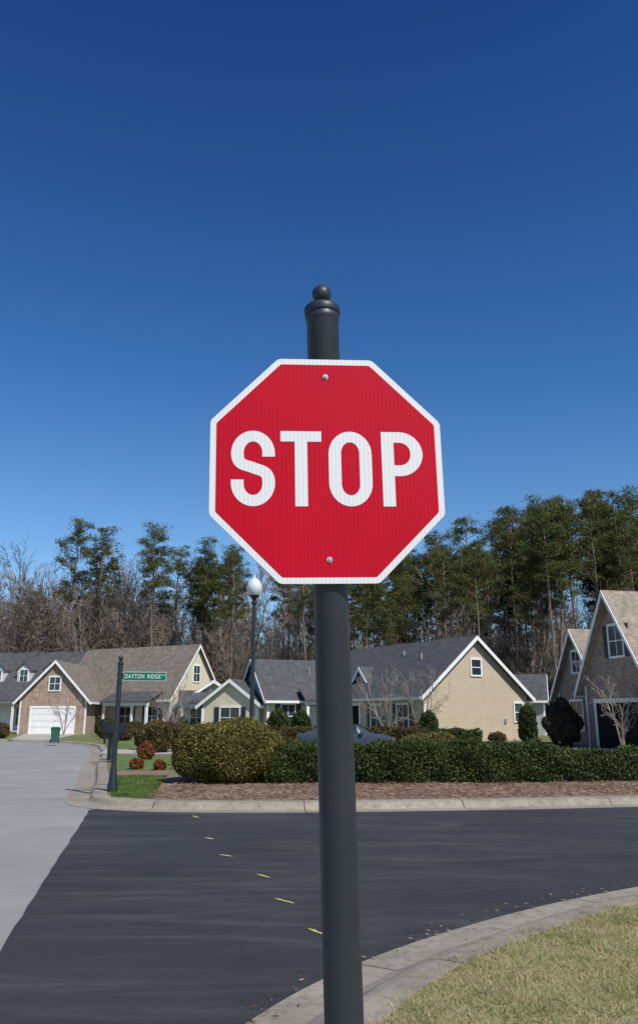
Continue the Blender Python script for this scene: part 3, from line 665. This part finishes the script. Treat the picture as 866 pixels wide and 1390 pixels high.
for z in(.317,-.305):
    mb.M=Matrix.Translation((0,-.003,z))@Matrix.Rotation(R(90),4,'X'); mb.lathe([(.0095,0),(.0095,.0015),(.0088,.002),(.0001,.002)],M['alu'],20); mb.lathe([(.0055,.002),(.0055,.006),(.004,.0075),(.0001,.0078)],M['alu'],6)
mb.build('bolts',pl)
mb=MB()
for z in(.317,-.305): mb.box(-.02,.02,.002,.02,z-.025,z+.025,M['alu'])
mb.build('brackets',pl)

# ---------------------------------------------------------------- street name sign
M['green']=simple('green_sheeting',(0.004,0.15,0.08),0.5,0.05,spec=.2)
e=empty('street_name_sign',(-4.34,18.7,LZ),(0,R(.25),R(6)))
mb=MB(); mb.lathe([(.11,0),(.11,.12),(.09,.2),(.07,.45),(.058,.5),(.055,.55),(.055,2.60),(.065,2.61),(.065,2.65),(.03,2.68),(.02,2.69),(.045,2.71),(.052,2.745),(.045,2.78),(.02,2.8),(.001,2.803)],M['black'],20); smooth_angle(mb.build('post',e),40)
mb=MB(); mb.box(.075,1.0,-.008,.008,2.265,2.455,M['signwhite']); mb.build('blade_border',e)
mb=MB(); mb.box(.084,.991,-.0105,.0105,2.274,2.446,M['green']); mb.box(.04,.08,-.02,.02,2.30,2.42,M['black']); mb.build('blade',e)
def text(s,size,loc,parent,wid,off=.0004):
    c=bpy.data.curves.new('lettering','FONT'); c.body=s; c.size=size; c.extrude=.0008; c.offset=off; c.space_word=1.7; c.space_character=1.12; c.materials.append(M['signwhite'])
    o=bpy.data.objects.new('lettering',c); sc.collection.objects.link(o); o.parent=parent; o.location=loc; o.rotation_euler=(R(90),0,0)
    bpy.context.view_layer.update()
    d=o.dimensions.x
    if d>0: o.scale=(wid/d,1,1)
text('DAYTON RIDGE',.128,(.108,-.0125,2.316),e,.765); text('WY',.06,(.905,-.0125,2.365),e,.07)

# ---------------------------------------------------------------- street lamp
M['globe']=simple('frosted_lamp_glass',(0.62,0.66,0.66),0.25,0.04)
e=empty('street_lamp',(-1.93,25,LZ)); e.scale=(1.04,1.04,1.035)
mb=MB(); mb.lathe([(.2,0),(.2,.15),(.16,.2),(.15,.7),(.10,.8),(.075,.9),(.065,1.2),(.05,4.55),(.08,4.58),(.08,4.63),(.05,4.66),(.06,4.72),(.13,4.78),(.14,4.82)],M['black'],20); smooth_angle(mb.build('pole',e),40)
mb=MB(); mb.lathe([(.13,4.82),(.17,4.87),(.215,4.97),(.225,5.06),(.205,5.15),(.17,5.21)],M['globe'],24); mb.build('globe',e,True)
mb=MB(); mb.lathe([(.175,5.205),(.16,5.23),(.10,5.29),(.05,5.32),(.02,5.34),(.03,5.37),(.02,5.40),(.001,5.42)],M['globe'],24); mb.build('cap',e,True)

# ---------------------------------------------------------------- parked car
M['carpaint']=simple('dark_blue_grey_car_paint',(0.045,0.06,0.085),0.22,0.02)
M['tyre']=simple('tyre_rubber',(0.02,0.02,0.02),0.8)
e=empty('parked_car',(1.05,35.5,LZ+.012),(0,0,R(4))); e.scale=(.9,.95,.90)
ST=[(-2.2,.45,.70,.72,.62,.58),(-2.1,.30,.86,.90,.80,.70),(-1.75,.22,.90,.96,.86,.74),(-1.35,.20,.92,1.06,.88,.72),(-1.28,.20,.92,1.10,.88,.71),(-.75,.20,.92,1.31,.89,.62),(-.68,.20,.92,1.33,.89,.62),(-.05,.20,.92,1.37,.89,.62),(.05,.20,.92,1.37,.89,.62),(.45,.20,.92,1.31,.89,.61),(.52,.20,.92,1.28,.89,.62),(1.05,.20,.92,.99,.88,.72),(1.12,.20,.91,.95,.88,.73),(1.7,.22,.84,.88,.85,.72),(2.05,.28,.72,.78,.78,.66),(2.2,.40,.58,.62,.62,.55)]
mb=MB(); vs=[];k=8
for x,zl,zb,zt,wb,wt in ST:
    vs+=[(x,-wb*.92,zl),(x,-wb,(zl+zb)/2),(x,-wb*.98,zb),(x,-wt,zt),(x,wt,zt),(x,wb*.98,zb),(x,wb,(zl+zb)/2),(x,wb*.92,zl)]
fp=[];fg=[]
for i in range(len(ST)-1):
    for j in range(k):
        f=(i*k+j,(i+1)*k+j,(i+1)*k+(j+1)%k,i*k+(j+1)%k)
        side=j in(2,4) and i in(4,6,8)
        scr=j==3 and i in(4,10)
        (fg if side or scr else fp).append(f)
fp+=[tuple(range(k)),tuple(range(len(vs)-1,len(vs)-k-1,-1))]
mb.add(vs,fp,M['carpaint']); mb.add(vs,fg,M['glass']); smooth_angle(mb.build('body',e),32)
mb=MB()
for x in(-1.38,1.38):
    for y in(-.87,.87):
        mb.tube((x,y-.1,.32),(x,y+.1,.32),.32,.32,M['tyre'],24); mb.tube((x,y-.112,.32),(x,y+.112,.32),.2,.2,M['alu'],16)
mb.build('wheels',e)
mb=MB(); mb.box(.55,.72,-1.02,-.9,.90,1.02,M['carpaint']); mb.box(.55,.72,.9,1.02,.90,1.02,M['carpaint']); mb.build('mirrors',e)
mb=MB()
for y in(-.6,.6): mb.box(2.08,2.15,y-.15,y+.15,.56,.68,M['white']); mb.box(-2.19,-2.12,y-.15,y+.15,.6,.74,M['signred'])
mb.build('lights',e)

# ---------------------------------------------------------------- wheelie bin, mailboxes
M['bin']=simple('green_plastic',(0.02,0.10,0.06),0.5)
e=empty('trash_cart',(-15.1,50.2,0.13),(0,0,R(20))); e.scale=(.85,.85,.85)
mb=MB(); mb.add([(-.22,-.25,.06),(.22,-.25,.06),(.22,.25,.06),(-.22,.25,.06),(-.30,-.34,.95),(.30,-.34,.95),(.30,.34,.95),(-.30,.34,.95)],[(3,2,1,0),(4,5,6,7),(0,1,5,4),(1,2,6,5),(2,3,7,6),(3,0,4,7)],M['bin'])
mb.build('body',e); mb=MB(); mb.prism([(-.33,.955),(.33,.955),(.31,1.02),(.2,1.06),(-.2,1.06),(-.31,1.02)],-.38,.38,M['bin']); mb.build('lid',e)
mb=MB(); mb.tube((-.3,.3,.13),(-.24,.3,.13),.13,.13,M['tyre'],16); mb.tube((.24,.3,.13),(.3,.3,.13),.13,.13,M['tyre'],16); mb.tube((-.28,.42,.93),(.28,.42,.93),.02,.02,M['bin'],8); mb.build('wheels',e)
def mailbox(x,y,rot):
    e=empty('mailbox',(x,y,LZ),(0,0,rot)); mb=MB(); mb.box(-.05,.05,-.05,.05,0,1.05,M['black']); mb.box(-.04,.04,-.35,.25,.86,.95,M['black']); mb.tube((0,0,.55),(0,-.3,.86),.03,.03,M['black']); mb.build('post',e)
    mb=MB(); pts=[(-.12,.96),(.12,.96),(.12,1.10)]+[(.12*math.cos(R(a)),1.10+.12*math.sin(R(a))) for a in range(15,180,15)]+[(-.12,1.10)]
    mb.prism(pts,-.38,.2,M['black']); mb.box(.122,.135,-.1,-.05,1.05,1.25,M['signred']); mb.build('box',e)
mailbox(-7.0,30,R(75)); mailbox(-7.5,31.5,R(70)); mailbox(-12.2,50,R(60))

# ---------------------------------------------------------------- light, sky, camera
el=R(48); az=R(143)
sd=Vector((math.sin(az)*math.cos(el),math.cos(az)*math.cos(el),math.sin(el)))
L=bpy.data.lights.new('sun','SUN'); L.energy=4.6; L.angle=R(.53); L.color=(1,.95,.88)
lo=bpy.data.objects.new('sun',L); sc.collection.objects.link(lo); lo.rotation_euler=sd.to_track_quat('Z','Y').to_euler()
wd=bpy.data.worlds.new('World'); sc.world=wd; wd.use_nodes=True; nt=wd.node_tree
bg=nt.nodes['Background']; sk=nt.nodes.new('ShaderNodeTexSky'); sk.sky_type='NISHITA'; sk.sun_disc=False
sk.sun_elevation=el; sk.sun_rotation=az; sk.altitude=1500; sk.air_density=1.0; sk.dust_density=.3; sk.ozone_density=3.0
tc=nt.nodes.new('ShaderNodeTexCoord'); sx=nt.nodes.new('ShaderNodeSeparateXYZ'); nt.links.new(tc.outputs['Generated'],sx.inputs[0])
# clear winter air: deep blue aloft, paler toward the horizon
tint=ramp(nt,sx.outputs[2],[(0.0,(.90,.95,.97)),(0.18,(.66,.88,1.0)),(0.38,(.35,.69,.97)),(0.75,(.145,.385,.78))])
sc2=nt.nodes.new('ShaderNodeMix'); sc2.data_type='RGBA'; sc2.blend_type='MULTIPLY'; sc2.inputs[0].default_value=1
nt.links.new(sk.outputs[0],sc2.inputs[6]); nt.links.new(tint,sc2.inputs[7]); nt.links.new(sc2.outputs[2],bg.inputs[0]); bg.inputs[1].default_value=.13
cd=bpy.data.cameras.new('camera'); cam=bpy.data.objects.new('camera',cd); sc.collection.objects.link(cam)
cam.location=(0,0,1.65); cam.rotation_euler=(R(90+15.8),0,0)
cd.sensor_fit='HORIZONTAL'; cd.sensor_width=24; cd.lens=24*1138/866; cd.shift_y=-45/866; cd.clip_end=4000; cd.clip_start=.05
sc.camera=cam
sc.view_settings.view_transform='Standard'; sc.view_settings.look='None'; sc.view_settings.exposure=0
